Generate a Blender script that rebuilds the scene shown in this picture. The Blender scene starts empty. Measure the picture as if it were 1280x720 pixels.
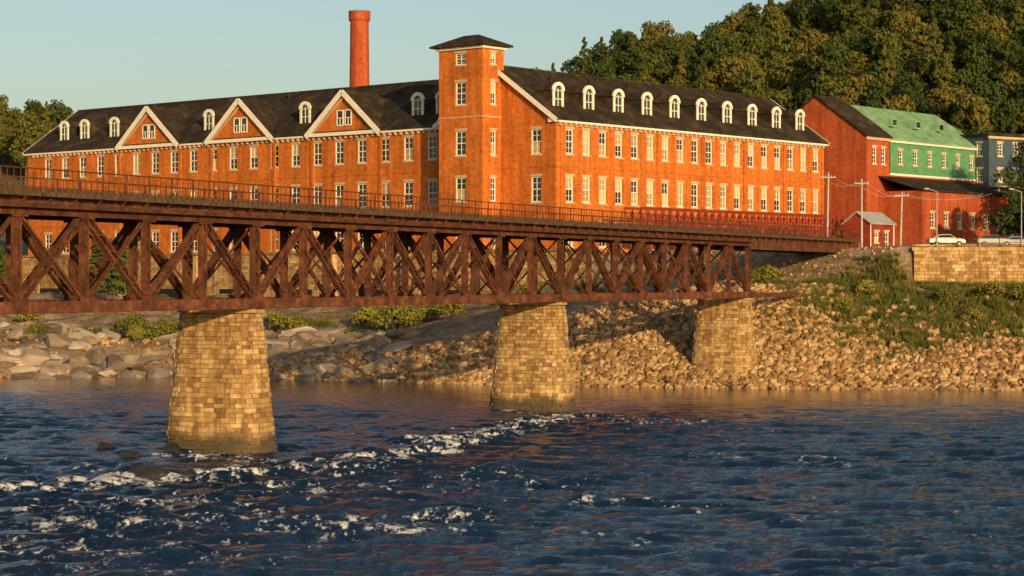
import bpy, math, random
import numpy as np
from mathutils import Vector, Matrix
random.seed(7); RNG=np.random.default_rng(7)
scene=bpy.context.scene

# ------------------------------------------------------------ helpers
def smooth(a,b,x):
    t=np.clip((np.asarray(x,float)-a)/(b-a),0,1); return t*t*(3-2*t)
def hash2(ix,iy,seed=0):
    n=(ix.astype(np.int64)*374761393+iy.astype(np.int64)*668265263+seed*1442695041)&0xffffffff
    n=((n^(n>>13))*1274126177)&0xffffffff
    return ((n^(n>>16))&0xffff)/65535.0
def vnoise(x,y,seed=0):
    x=np.asarray(x,float);y=np.asarray(y,float)
    ix=np.floor(x);iy=np.floor(y);fx=x-ix;fy=y-iy
    fx=fx*fx*(3-2*fx);fy=fy*fy*(3-2*fy)
    a=hash2(ix,iy,seed);b=hash2(ix+1,iy,seed);c=hash2(ix,iy+1,seed);d=hash2(ix+1,iy+1,seed)
    return (a*(1-fx)+b*fx)*(1-fy)+(c*(1-fx)+d*fx)*fy
def fbm(x,y,seed=0,o=4):
    r=0;a=.5
    for i in range(o):
        r=r+a*vnoise(x*2**i,y*2**i,seed+i);a*=.5
    return r

class MB:
    def __init__(s): s.v=[];s.f=[];s.m=[];s.r=[]
    def face(s,pts,mat=0,r=None):
        n=len(s.v); s.v.extend([tuple(p) for p in pts]); s.f.append(tuple(range(n,n+len(pts)))); s.m.append(mat); s.r.append(random.random() if r is None else r)
    def hexa(s,p,mat=0,r=None):
        n=len(s.v); s.v.extend([tuple(q) for q in p]); rr=random.random() if r is None else r
        for f in ((3,2,1,0),(4,5,6,7),(0,1,5,4),(1,2,6,5),(2,3,7,6),(3,0,4,7)):
            s.f.append(tuple(n+i for i in f)); s.m.append(mat); s.r.append(rr)
    def box(s,x0,x1,y0,y1,z0,z1,mat=0,r=None):
        s.hexa([(x0,y0,z0),(x1,y0,z0),(x1,y1,z0),(x0,y1,z0),(x0,y0,z1),(x1,y0,z1),(x1,y1,z1),(x0,y1,z1)],mat,r)
    def beam(s,p0,p1,w,h,up=(0,0,1),mat=0,r=None):
        p0=Vector(p0);p1=Vector(p1);e=(p1-p0).normalized();up=Vector(up)
        n=e.cross(up)
        if n.length<1e-4: n=e.cross(Vector((0,1,0)))
        n.normalize();u=n.cross(e).normalized();a=n*(w/2);b=u*(h/2)
        s.hexa([p0-a-b,p0+a-b,p1+a-b,p1-a-b,p0-a+b,p0+a+b,p1+a+b,p1-a+b],mat,r)
    def cyl(s,x,y,z0,z1,r0,r1,n=16,mat=0):
        b=len(s.v)
        for i in range(n):
            a=2*math.pi*i/n; s.v.append((x+r0*math.cos(a),y+r0*math.sin(a),z0))
        for i in range(n):
            a=2*math.pi*i/n; s.v.append((x+r1*math.cos(a),y+r1*math.sin(a),z1))
        for i in range(n):
            j=(i+1)%n; s.f.append((b+i,b+j,b+n+j,b+n+i)); s.m.append(mat); s.r.append(.5)
        s.f.append(tuple(b+n+i for i in range(n)));s.m.append(mat);s.r.append(.5)
    def limb(s,p0,p1,r0,r1,n=6,mat=0,cap=False):
        p0=Vector(p0);p1=Vector(p1);e=(p1-p0).normalized()
        a=e.orthogonal().normalized();c=e.cross(a);b=len(s.v)
        for p,r in((p0,r0),(p1,r1)):
            for i in range(n):
                t=2*math.pi*i/n; s.v.append(tuple(p+a*r*math.cos(t)+c*r*math.sin(t)))
        for i in range(n):
            j=(i+1)%n; s.f.append((b+i,b+j,b+n+j,b+n+i)); s.m.append(mat); s.r.append(.5)
        if cap:
            s.f.append(tuple(b+n+i for i in range(n)));s.m.append(mat);s.r.append(.5)
            s.f.append(tuple(b+n-1-i for i in range(n)));s.m.append(mat);s.r.append(.5)
    def obj(s,name,mats,parent=None,link=True):
        me=bpy.data.meshes.new(name); me.from_pydata(s.v,[],s.f)
        for m in mats: me.materials.append(m)
        me.polygons.foreach_set("material_index",s.m)
        at=me.attributes.new("tone",'FLOAT','FACE'); at.data.foreach_set("value",s.r)
        me.update(); o=bpy.data.objects.new(name,me)
        if link: scene.collection.objects.link(o)
        if parent: o.parent=parent
        return o
def empty(name,loc=(0,0,0),rz=0):
    o=bpy.data.objects.new(name,None); o.location=loc; o.rotation_euler=(0,0,rz); scene.collection.objects.link(o); return o

# ------------------------------------------------------------ materials
class NT:
    def __init__(s,name):
        s.mat=bpy.data.materials.new(name); s.mat.use_nodes=True; s.nt=s.mat.node_tree; s.n=s.nt.nodes; s.l=s.nt.links
        s.p=s.n["Principled BSDF"]; s.out=s.n["Material Output"]
    def noise(s,vec,scale,detail=4,rough=.55):
        n=s.n.new("ShaderNodeTexNoise"); n.inputs["Scale"].default_value=scale; n.inputs["Detail"].default_value=detail; n.inputs["Roughness"].default_value=rough
        if vec is not None: s.l.new(vec,n.inputs["Vector"])
        return n.outputs["Fac"]
    def ramp(s,fac,stops):
        n=s.n.new("ShaderNodeValToRGB"); e=n.color_ramp.elements
        while len(e)<len(stops): e.new(.5)
        for i,(p,c) in enumerate(stops): e[i].position=p; e[i].color=(c[0],c[1],c[2],1)
        s.l.new(fac,n.inputs[0]); return n.outputs[0]
    def mix(s,f,a,b,mode='MIX'):
        n=s.n.new("ShaderNodeMix"); n.data_type='RGBA'; n.blend_type=mode
        for v,i in((f,0),(a,6),(b,7)):
            if isinstance(v,(int,float)): n.inputs[i].default_value=v
            elif isinstance(v,tuple): n.inputs[i].default_value=(*v,1)
            else: s.l.new(v,n.inputs[i])
        return n.outputs[2]
    def math(s,op,a,b=0,c=None):
        n=s.n.new("ShaderNodeMath"); n.operation=op
        for i,v in enumerate((a,b,c)):
            if v is None: continue
            if isinstance(v,(int,float)): n.inputs[i].default_value=v
            else: s.l.new(v,n.inputs[i])
        return n.outputs[0]
    def objc(s): return s.n.new("ShaderNodeTexCoord").outputs["Object"]
    def mapped(s,scale,rot=(0,0,0)):
        m=s.n.new("ShaderNodeMapping"); s.l.new(s.objc(),m.inputs[0]); m.inputs["Scale"].default_value=scale; m.inputs["Rotation"].default_value=rot; return m.outputs[0]
    def attr(s,name):
        n=s.n.new("ShaderNodeAttribute"); n.attribute_name=name; return n.outputs["Fac"]
    def wallvec(s):
        o=s.objc(); sp=s.n.new("ShaderNodeSeparateXYZ"); s.l.new(o,sp.inputs[0])
        a=s.math('ADD',sp.outputs[0],sp.outputs[1]); c=s.n.new("ShaderNodeCombineXYZ"); s.l.new(a,c.inputs[0]); s.l.new(sp.outputs[2],c.inputs[1]); return c.outputs[0]
    def bump(s,h,strength=.5,dist=.05):
        b=s.n.new("ShaderNodeBump"); b.inputs["Strength"].default_value=strength; b.inputs["Distance"].default_value=dist
        s.l.new(h,b.inputs["Height"]); s.l.new(b.outputs[0],s.p.inputs["Normal"])
    def col(s,c):
        if isinstance(c,tuple): s.p.inputs["Base Color"].default_value=(*c,1)
        else: s.l.new(c,s.p.inputs["Base Color"])
    def rough(s,r): s.p.inputs["Roughness"].default_value=r

def simple(name,c,var=.25,rough=.8,scale=2.0,spec=.3):
    t=NT(name); o=t.objc(); n=t.noise(o,scale,6)
    lo=tuple(x*(1-var) for x in c); hi=tuple(min(1,x*(1+var)) for x in c)
    t.col(t.ramp(n,[(.3,lo),(.7,hi)])); t.rough(rough); t.p.inputs["Specular IOR Level"].default_value=spec
    return t.mat
def brick_mat(name,c1,c2,mortar,stain=.35):
    t=NT(name); w=t.wallvec(); b=t.n.new("ShaderNodeTexBrick"); t.l.new(w,b.inputs["Vector"])
    b.inputs["Scale"].default_value=1; b.inputs["Brick Width"].default_value=.46; b.inputs["Row Height"].default_value=.2; b.inputs["Mortar Size"].default_value=.018
    b.inputs["Color1"].default_value=(*c1,1); b.inputs["Color2"].default_value=(*c2,1); b.inputs["Mortar"].default_value=(*mortar,1)
    o=t.objc(); n1=t.noise(o,.22,5,.6); n2=t.noise(o,1.7,6,.65)
    n3=t.noise(t.mapped((1.2,1.2,.09)),1.0,4,.6)
    f=t.ramp(n1,[(.3,(1-stain,)*3),(.72,(1.12,1.1,1.08))]); g=t.ramp(n2,[(.3,(.76,.72,.68)),(.7,(1.15,1.14,1.12))]); h=t.ramp(n3,[(.35,(.72,.64,.60)),(.6,(1.05,1.05,1.05))])
    c=t.mix(1.0,b.outputs["Color"],f,'MULTIPLY'); c=t.mix(1.0,c,g,'MULTIPLY'); c=t.mix(.85,c,h,'MULTIPLY'); t.col(c); t.rough(.9)
    t.p.inputs["Specular IOR Level"].default_value=.08
    t.bump(b.outputs["Fac"],-.4,.02); return t.mat
M_brick=brick_mat("brick",(.66,.195,.030),(.52,.130,.024),(.46,.19,.06),.30)
M_brickred=brick_mat("brick_red",(.50,.10,.035),(.41,.08,.028),(.36,.13,.07),.28)
M_trim=simple("trim_white",(.72,.66,.55),.12,.6,3)
M_stonetrim=simple("granite_trim",(.48,.34,.20),.2,.8,3)
def roof_mat():
    t=NT("roof_slate"); o=t.objc(); n=t.noise(o,.45,7,.72); n2=t.noise(o,5,3)
    n3=t.noise(t.mapped((2.2,2.2,.35)),1,4,.6)
    c=t.ramp(n,[(.32,(.022,.018,.013)),(.52,(.042,.031,.021)),(.75,(.13,.082,.045))]); c=t.mix(.6,c,t.ramp(n2,[(.3,(.6,.6,.6)),(.7,(1.3,1.3,1.3))]),'MULTIPLY')
    c=t.mix(.6,c,t.ramp(n3,[(.35,(.6,.6,.6)),(.65,(1.3,1.25,1.2))]),'MULTIPLY'); t.col(c); t.rough(.9); t.p.inputs["Specular IOR Level"].default_value=.08; t.bump(n2,.5,.05); return t.mat
M_roof=roof_mat()
def glass_mat(name,c,rough):
    t=NT(name); r=t.attr("tone"); t.col(t.ramp(r,[(0,tuple(x*.5 for x in c)),(1,tuple(x*1.5 for x in c))])); t.rough(rough); t.p.inputs["Specular IOR Level"].default_value=.9
    t.bump(t.noise(t.objc(),.8,2),.15,.05); return t.mat
M_glass=glass_mat("window_glass",(.02,.025,.03),.08)
M_blind=glass_mat("window_blind",(.38,.29,.15),.35)
def rust_mat(name,a,b,c):
    t=NT(name); o=t.objc(); n=t.noise(o,1.3,8,.7); m=t.ramp(n,[(.32,a),(.5,b),(.7,c)])
    r=t.attr("tone"); m=t.mix(.6,m,t.ramp(r,[(0,(.6,.6,.6)),(1,(1.3,1.25,1.2))]),'MULTIPLY'); t.col(m); t.rough(.8); t.p.inputs["Specular IOR Level"].default_value=.2
    t.bump(t.noise(o,8,4),.4,.02); return t.mat
M_rust=rust_mat("rusted_steel",(.042,.017,.011),(.095,.034,.018),(.20,.074,.031))
M_redsteel=rust_mat("red_steel",(.16,.02,.012),(.24,.035,.02),(.30,.06,.03))
M_tie=simple("timber",(.085,.050,.030),.4,.9,3)
def stone_mat(name="pier_stone",wet=True):
    t=NT(name); o=t.objc(); r=t.attr("tone"); n=t.noise(o,3,7,.7)
    c=t.ramp(r,[(0,(.26,.145,.055)),(.35,(.41,.25,.095)),(.7,(.50,.325,.13)),(1,(.58,.42,.21))])
    c=t.mix(.85,c,t.ramp(n,[(.3,(.45,.40,.36)),(.65,(1.15,1.12,1.05))]),'MULTIPLY')
    st=t.noise(t.mapped((1.5,1.5,.12)),1,5,.6); c=t.mix(.8,c,t.ramp(st,[(.36,(.5,.42,.36)),(.58,(1.05,1.05,1.05))]),'MULTIPLY')
    if wet:
        sp=t.n.new("ShaderNodeSeparateXYZ"); t.l.new(o,sp.inputs[0]); big=t.noise(o,.6,4,.6)
        z=t.math('ADD',sp.outputs[2],t.math('MULTIPLY',big,-1.6)); f=t.ramp(t.math('MULTIPLY',z,.5),[(0,(1,1,1)),(.3,(0,0,0))])
        c=t.mix(f,c,(.075,.052,.028))
    t.col(c); t.rough(.9); t.bump(n,.8,.06); return t.mat
M_stone=stone_mat(); M_wallstone=stone_mat("wall_stone",False)
M_mortar=simple("mortar",(.20,.15,.09),.3,.95,2)
def rock_mat(name,cols):
    t=NT(name); oi=t.n.new("ShaderNodeObjectInfo"); n=t.noise(t.objc(),2,6,.65)
    c=t.ramp(oi.outputs["Random"],list(zip((0,.3,.7,1),cols)))
    c=t.mix(.7,c,t.ramp(n,[(.3,(.55,.52,.5)),(.7,(1.2,1.2,1.2))]),'MULTIPLY'); t.col(c); t.rough(.92); t.p.inputs["Specular IOR Level"].default_value=.15; t.bump(n,.6,.1); return t.mat
M_rock=rock_mat("riprap_rock",[(.15,.08,.035),(.28,.16,.07),(.40,.245,.115),(.55,.38,.20)])
M_ledge=rock_mat("ledge_rock",[(.13,.10,.075),(.24,.185,.135),(.35,.27,.20),(.50,.41,.31)])
M_wetrock=simple("wet_rock",(.025,.022,.02),.4,.35,2,.5)
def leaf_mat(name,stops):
    t=NT(name); oi=t.n.new("ShaderNodeObjectInfo"); r=t.attr("tone")
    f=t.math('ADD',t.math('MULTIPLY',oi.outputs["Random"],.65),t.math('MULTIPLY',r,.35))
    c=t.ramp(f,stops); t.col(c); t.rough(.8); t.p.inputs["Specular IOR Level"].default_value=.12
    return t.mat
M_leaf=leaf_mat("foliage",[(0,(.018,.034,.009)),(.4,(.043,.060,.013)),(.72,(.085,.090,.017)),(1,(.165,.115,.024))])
M_leaf2=leaf_mat("single_tree_foliage",[(0,(.025,.04,.012)),(1,(.085,.10,.022))])  # green range for the leaves of the single trees
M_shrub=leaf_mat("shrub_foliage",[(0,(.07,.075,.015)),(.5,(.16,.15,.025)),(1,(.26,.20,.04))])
M_grass=leaf_mat("grass_blades",[(0,(.05,.07,.014)),(.5,(.11,.115,.025)),(1,(.25,.18,.05))])
M_bark=simple("bark",(.10,.07,.045),.3,.9,4)
M_conc=simple("concrete",(.40,.30,.19),.35,.9,.8)
M_green=simple("green_siding",(.10,.26,.12),.25,.6,1.2)
M_greenroof=simple("green_metal_roof",(.20,.34,.19),.35,.55,.7)
M_blue=simple("blue_siding",(.05,.075,.10),.25,.7,1)
M_grey=simple("grey_metal",(.35,.33,.30),.2,.5,2)
M_dark=simple("tyre_and_opening_shade",(.012,.011,.01),.2,.9,1)  # near-black for tyres and for the painted shade of wall openings

# ------------------------------------------------------------ terrain
SX=np.array([-900,-200,-90,-52.5,-36.7,-20.6,-3.1,12,22.2,46.7,80,200,900]);SY=np.array([260,236,222,214,217,211,201,196,193.5,190.6,189,182,150.])
HX=np.array([-900,-400,-171,-150,-131,-100,-60,-20,15,28,50,73,92,147,400,900]);HZ=np.array([42,46,47,48,42,33,26,40,54,60,66,73,79,90,93,93.])
CB,SB=.652,.758
def loc_ts(x,y):
    dx=x-5.26;dy=y-250; return dx*CB+dy*SB, -dx*SB+dy*CB
def height(x,y):
    x=np.asarray(x,float);y=np.asarray(y,float)
    sh=np.interp(x,SX,SY)+2.2*(fbm(x/7,y*0,3)-.5)
    d=y-sh
    pr=np.interp(d,[-60,-15,0,20,23,36,50,110,4000],[-6,-3,0,8.7,9.3,10.6,13.2,14.8,15.5])
    pl=np.interp(d,[-60,-15,0,5,14,30,45,60,4000],[-6,-2.5,0,1.3,3.0,4.6,6.2,7.2,8])
    w=smooth(-24,22,x); h=pl*(1-w)+pr*w
    k=smooth(40,45,x)*smooth(22,26,d); h=h*(1-k)+k*np.where(y<236.6,9.0,14.0)
    amp=smooth(0,8,d)*(1-.85*smooth(60,90,d))
    ledge=(np.floor(fbm(x/11,y/5,71)*11)/11-.45)*7.0
    h=h+amp*((fbm(x/9,y/9,11)-.47)*2.0*(1-w*.8)+(fbm(x/2.4,y/2.4,5)-.47)*(.9-.4*w)+ledge*(1-smooth(-24,-6,x))*.6)
    t,s=loc_ts(x,y)
    k=smooth(-7.2,-4.5,t)*smooth(-14,-9,s); 
    h=h*(1-k)+13.2*k
    k2=smooth(-7,0,t)*(1-smooth(-14,-9,s))*(x<40); h=h*(1-k2)+np.maximum(h,13.4)*k2
    top=np.interp(x,HX,HZ)+6*(fbm(x/60,y/60,21)-.5)
    k=smooth(335,610,y)**.85*(1-.6*smooth(680,1500,y)); h=np.where(y>335,h*(1-k)+top*k+5*(fbm(x/35,y/35,8)-.5)*smooth(335,400,y),h)
    return h
def grid_mesh(name,xs,ys,zf):
    X,Y=np.meshgrid(xs,ys); Z=zf(X,Y); nx,ny=len(xs),len(ys)
    co=np.stack([X.ravel(),Y.ravel(),Z.ravel()],1)
    i=np.arange(nx*ny).reshape(ny,nx); q=np.stack([i[:-1,:-1],i[:-1,1:],i[1:,1:],i[1:,:-1]],-1).reshape(-1,4)
    me=bpy.data.meshes.new(name); me.vertices.add(len(co)); me.vertices.foreach_set("co",co.astype(np.float32).ravel())
    me.loops.add(q.size); me.loops.foreach_set("vertex_index",q.astype(np.int32).ravel())
    me.polygons.add(len(q)); me.polygons.foreach_set("loop_start",np.arange(0,q.size,4,dtype=np.int32)); me.polygons.foreach_set("loop_total",np.full(len(q),4,dtype=np.int32))
    me.update(calc_edges=True); me.polygons.foreach_set("use_smooth",np.ones(len(q),bool))
    o=bpy.data.objects.new(name,me); scene.collection.objects.link(o); return o,X.ravel(),Y.ravel(),Z.ravel()
def axis(lo,a,b,hi,step,grow=1.25):
    m=list(np.arange(a,b+step*.5,step)); l=[];p=a;s=step
    while p>lo: s*=grow;p-=s;l.append(max(p,lo))
    r=[];p=b;s=step
    while p<hi: s*=grow;p+=s;r.append(min(p,hi))
    return np.array(l[::-1]+m+r)
xs=axis(-3000,-110,130,3000,.8,1.12); ys=axis(-400,184,330,5000,.8,1.06)
ter,TX,TY,TZ=grid_mesh("terrain",xs,ys,height)
def grassmask(x,y):
    sh=np.interp(x,SX,SY);d=y-sh
    g=smooth(24,38,x+6*(vnoise(x/5,y/5,2)-.5))*smooth(6,12,d-(x-46)*.12+9*(fbm(x/4,y/4,9)-.5))*(1-smooth(24,28,d))
    g=np.maximum(g,smooth(.60,.66,fbm(x/6,y/6,31))*(1-smooth(-15,5,x))*smooth(16,22,d))
    g=np.maximum(g,smooth(60,100,d)*.8)
    return np.clip(g,0,1)
at=ter.data.attributes.new("grass",'FLOAT','POINT'); at.data.foreach_set("value",grassmask(TX,TY).astype(np.float32))
t=NT("ground"); o=t.objc(); n=t.noise(o,.35,8,.65); n2=t.noise(o,2.5,6,.65); n3=t.noise(t.mapped((.25,.25,2.2)),1.0,5,.6)
dirt=t.ramp(n,[(.3,(.13,.08,.045)),(.5,(.30,.20,.115)),(.7,(.46,.34,.21))]); dirt=t.mix(.7,dirt,t.ramp(n2,[(.35,(.45,.43,.4)),(.65,(1.2,1.2,1.2))]),'MULTIPLY')
dirt=t.mix(.6,dirt,t.ramp(n3,[(.38,(.5,.48,.45)),(.6,(1.15,1.15,1.15))]),'MULTIPLY')
gr=t.ramp(n2,[(.3,(.040,.052,.014)),(.6,(.09,.10,.024)),(.8,(.19,.14,.05))])
t.col(t.mix(t.attr("grass"),dirt,gr)); t.rough(.95); t.bump(n2,1.0,.3); ter.data.materials.append(t.mat)

# ------------------------------------------------------------ water
fl=[((-24,99),(-18.4,104),(-14,108),(-9,113),(-4.5,124),(-1,138),(3.5,152)),((-19,85),(-11,87),(-6,84),(-2.6,86)),((-19,119),(-14,115)),((0.6,158),(4,152),(12,147)),((-24,80),(-17,78),(-12,76)),((4,95),(12,91)),((-30,112),(-22,110)),((-22,92),(-14,93)),((-4,104),(3,101)),((-20,106),(-15,106.5)),((-6,131),(-2.5,132)),((-12,100),(-5,99),(0,108)),((10,118),(18,112)),((0,83),(5,80))]
fw=[1.15,.95,1.0,.75,.75,.5,.5,.8,.55,1.6,1.5,.7,.45,.4]; fr=[5.0,4.0,3.5,4.5,6.0,5,4,4,5,2.2,2.2,4,5,4]
def segdist(x,y,a,b):
    ax,ay=a;bx,by=b;dx=bx-ax;dy=by-ay;t=np.clip(((x-ax)*dx+(y-ay)*dy)/(dx*dx+dy*dy),0,1); return np.hypot((x-ax-t*dx),(y-ay-t*dy)*.45)
def foamf(x,y):
    m=np.zeros_like(x)
    for pl,w,r in zip(fl,fw,fr):
        d=np.full_like(x,1e9)
        for a,b in zip(pl[:-1],pl[1:]): d=np.minimum(d,segdist(x,y,a,b))
        m=np.maximum(m,w*np.exp(-(d/(r*.55))**2))
    return m
WV=[]
for i in range(60):
    L=.7*(3.4/.7)**RNG.random(); th=math.radians(-84)+RNG.normal()*.42; s=.036+.020*RNG.random()
    WV.append((2*math.pi/L*math.cos(th),2*math.pi/L*math.sin(th),RNG.random()*6.28,s*L/6.28))
def wz(X,Y):
    Z=np.zeros_like(X); fo=foamf(X,Y)
    wx=X+1.4*(fbm(X/3,Y/3,41)-.5)*2; wy=Y+1.4*(fbm(X/3,Y/3,47)-.5)*2
    for kx,ky,ph,a in WV: Z+=a*np.sin(kx*wx+ky*wy+ph)
    dd=np.interp(X,SX,SY)-Y
    calm=smooth(4,80,dd)*.96+.04
    gust=.45+1.2*fbm(X/16,Y/24,51)
    near=(np.abs(X)<75)&(Y>45)
    Z=np.where(near,Z,0)
    return Z*calm*gust*(1+1.3*np.minimum(fo,1.2))
xs=axis(-3000,-58,58,3000,.22,1.35); ys=axis(-400,64,222,300,.22,1.35)
wat,WX,WY,WZ=grid_mesh("river_water",xs,ys,wz)
at=wat.data.attributes.new("foam",'FLOAT','POINT'); at.data.foreach_set("value",foamf(WX,WY).astype(np.float32))
calm=smooth(2,70,np.interp(WX,SX,SY)-WY)
at=wat.data.attributes.new("chop",'FLOAT','POINT'); at.data.foreach_set("value",calm.astype(np.float32))
t=NT("water"); v=t.mapped((1,1.9,1),(0,0,.1))
n1=t.noise(v,2.2,5,.62); n2=t.noise(v,7,4,.6)
hh=t.math('ADD',n1,t.math('MULTIPLY',n2,.4)); hh=t.math('MULTIPLY',hh,t.math('ADD',t.math('MULTIPLY',t.attr("chop"),.92),.06))
t.bump(hh,1.0,.13)
fm=t.noise(t.mapped((1.0,.75,1)),3.2,5,.68); fm2=t.noise(t.mapped((.8,.5,1)),.9,5,.6)
f=t.math('ADD',t.math('MULTIPLY',fm,.5),t.math('MULTIPLY',fm2,.5)); f=t.math('ADD',f,t.math('MULTIPLY',t.attr("foam"),.125))
fac=t.ramp(f,[(.622,(0,0,0)),(.69,(1,1,1))])
t.col(t.mix(fac,(.005,.017,.042),(.62,.62,.62))); t.p.inputs["IOR"].default_value=1.333; t.p.inputs["Specular IOR Level"].default_value=.5
rr=t.math('ADD',t.math('MULTIPLY',fac,.6),.05); t.l.new(rr,t.p.inputs["Roughness"]); wat.data.materials.append(t.mat)

# ------------------------------------------------------------ instancer
def instancer(name,pts,scl,rot,protos):
    col=bpy.data.collections.new(name+"_parts")
    for p in protos: col.objects.link(p)
    me=bpy.data.meshes.new(name); me.from_pydata([tuple(p) for p in pts],[],[])
    a=me.attributes.new("scl",'FLOAT_VECTOR','POINT'); a.data.foreach_set("vector",np.asarray(scl,np.float32).ravel())
    a=me.attributes.new("rot",'FLOAT_VECTOR','POINT'); a.data.foreach_set("vector",np.asarray(rot,np.float32).ravel())
    o=bpy.data.objects.new(name,me); scene.collection.objects.link(o)
    g=bpy.data.node_groups.new(name,'GeometryNodeTree')
    g.interface.new_socket("Geometry",in_out='INPUT',socket_type='NodeSocketGeometry'); g.interface.new_socket("Geometry",in_out='OUTPUT',socket_type='NodeSocketGeometry')
    N=g.nodes;L=g.links; gi=N.new('NodeGroupInput');go=N.new('NodeGroupOutput'); ip=N.new('GeometryNodeInstanceOnPoints'); ci=N.new('GeometryNodeCollectionInfo')
    ci.inputs['Collection'].default_value=col; ci.inputs['Separate Children'].default_value=True; ci.inputs['Reset Children'].default_value=True
    ip.inputs['Pick Instance'].default_value=True
    def na(nm):
        n=N.new('GeometryNodeInputNamedAttribute'); n.data_type='FLOAT_VECTOR'; n.inputs['Name'].default_value=nm; return n.outputs['Attribute']
    e=N.new('FunctionNodeEulerToRotation'); L.new(na("rot"),e.inputs[0]); L.new(e.outputs[0],ip.inputs['Rotation']); L.new(na("scl"),ip.inputs['Scale'])
    rv=N.new('FunctionNodeRandomValue'); rv.data_type='INT'
    for i in rv.inputs:
        if i.type=='INT' and i.name=='Min': i.default_value=0
        if i.type=='INT' and i.name=='Max': i.default_value=len(protos)-1
    outi=[x for x in rv.outputs if x.type=='INT'][0]; L.new(outi,ip.inputs['Instance Index'])
    L.new(gi.outputs[0],ip.inputs['Points']); L.new(ci.outputs[0],ip.inputs['Instance']); L.new(ip.outputs[0],go.inputs[0])
    m=o.modifiers.new("instances",'NODES'); m.node_group=g; return o

# ------------------------------------------------------------ vegetation meshes
def leaves(mb,c,r,n,size,mat,flat=.8):
    c=np.array(c)
    for _ in range(n):
        d=RNG.normal(size=3); d/=np.linalg.norm(d); d[2]=d[2] if d[2]>-.4 else -d[2]*.5
        rad=r*(.55+.55*RNG.random()**.6)
        p=c+d*rad*np.array([1,1,flat])
        nn=d+RNG.normal(size=3)*.55; nn/=np.linalg.norm(nn)
        a=np.cross(nn,RNG.normal(size=3)); a/=np.linalg.norm(a)+1e-9; b=np.cross(nn,a); s=size*(.6+.8*RNG.random())
        q=[p-a*s*.5,p-b*s*.35+a*s*.05,p+a*s*.55,p+b*s*.4]
        mb.face(q,mat,float(np.clip(.25+.5*RNG.random()+.3*d[2],0,1)))  # leaf tone: part random, part lighter towards the top of each clump
def tree_mesh(name,h,cr,lobes,per,leaf,conic=0.0,link=False,leafm=None):
    mb=MB(); th=h*.45
    mb.limb((0,0,-1.5),(.1,.05,th),.028*h,.018*h,8,0); mb.limb((.1,.05,th),(0,.1,h*.85),.018*h,.006*h,6,0)
    for i in range(lobes):
        f=(i+.5)/lobes; z=h*(.30+.62*f); R=cr*(math.sin(math.pi*(.18+.75*f))**.8 if conic==0 else (1.05-f))
        a=i*2.4+RNG.random()*1.2; rr=R*(.35+.5*RNG.random()); x,y=rr*math.cos(a),rr*math.sin(a)
        mb.limb((0,0,z*.75),(x*.8,y*.8,z-.1*h),.008*h,.003*h,5,0)
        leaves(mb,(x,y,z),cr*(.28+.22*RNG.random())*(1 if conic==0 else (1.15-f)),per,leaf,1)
    return mb.obj(name,[M_bark,leafm or M_leaf],link=link)
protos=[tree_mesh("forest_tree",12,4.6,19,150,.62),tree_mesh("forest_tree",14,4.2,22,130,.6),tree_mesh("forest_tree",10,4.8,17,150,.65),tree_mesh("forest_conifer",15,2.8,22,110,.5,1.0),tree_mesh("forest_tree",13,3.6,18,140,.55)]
pts=[]
def scatter(x0,x1,y0,y1,step):
    for yy in np.arange(y0,y1,step):
        for xx in np.arange(x0,x1,step):
            pts.append((xx+RNG.normal()*step*.36,yy+RNG.normal()*step*.36))
scatter(20,240,345,480,6.4); scatter(-30,260,480,660,6.9); scatter(-260,-70,520,720,8.5)
P=np.array(pts)
ok=~((P[:,1]<372)&(P[:,0]<62+RNG.random(len(P))*8))
P=P[ok]; Z=height(P[:,0],P[:,1])
n=len(P); s=RNG.uniform(.65,1.3,n); sc=np.stack([s*RNG.uniform(.85,1.1,n),s*RNG.uniform(.85,1.1,n),s*RNG.uniform(.85,1.3,n)],1)
rot=np.stack([RNG.normal(size=n)*.05,RNG.normal(size=n)*.05,RNG.random(n)*6.28],1)
instancer("forest",np.column_stack([P,Z-.3]),sc,rot,protos)

# rocks
def rock(name,seed,link=False,mat=None,sub=2):
    import bmesh
    bm=bmesh.new(); bmesh.ops.create_icosphere(bm,subdivisions=sub,radius=.5)
    r=random.Random(seed); pl=[(Vector((r.gauss(0,1),r.gauss(0,1),r.gauss(0,1))).normalized(),.26+.16*r.random()) for _ in range(11)]
    for v in bm.verts:
        for nrm,dd in pl:
            k=v.co.dot(nrm)
            if k>dd: v.co-=nrm*(k-dd)
        v.co*=1+.06*(r.random()-.5)
    me=bpy.data.meshes.new(name); bm.to_mesh(me); bm.free(); me.materials.append(mat or M_rock); o=bpy.data.objects.new(name,me)
    if link: scene.collection.objects.link(o)
    return o
rp=[rock("riprap_stone",i) for i in range(6)]
R=[]; S=[]
N=26000; x=RNG.uniform(-25,62,N); 
d=RNG.uniform(-1.5,24,N); y=np.interp(x,SX,SY)+d; g=grassmask(x,y)
crest=np.interp(x,[-25,-10,5,20,30],[6,11,16,22,23]); keep=(d<crest)&(RNG.random(N)>g*.96)
x,y=x[keep],y[keep]; s=RNG.uniform(.5,1.05,len(x))**1.4*1.02
R.append((x,y)); S.append(s)
N=2600; x=RNG.uniform(-90,-5,N); d=np.abs(RNG.normal(size=N))*11-1; y=np.interp(x,SX,SY)+d; cl=fbm(x/5,y/5,77); keep=(cl>.50)|(d<1.0); x,y=x[keep],y[keep]; R.append((x,y)); S.append(RNG.uniform(.2,.9,len(x)))
N=900; x=RNG.uniform(20,44,N); y=np.interp(x,SX,SY)+RNG.uniform(24,45,N); R.append((x,y)); S.append(RNG.uniform(.15,.5,N))
x=np.concatenate([a for a,b in R]); y=np.concatenate([b for a,b in R]); s=np.concatenate(S); z=height(x,y)+.05*s; n=len(x)
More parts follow.
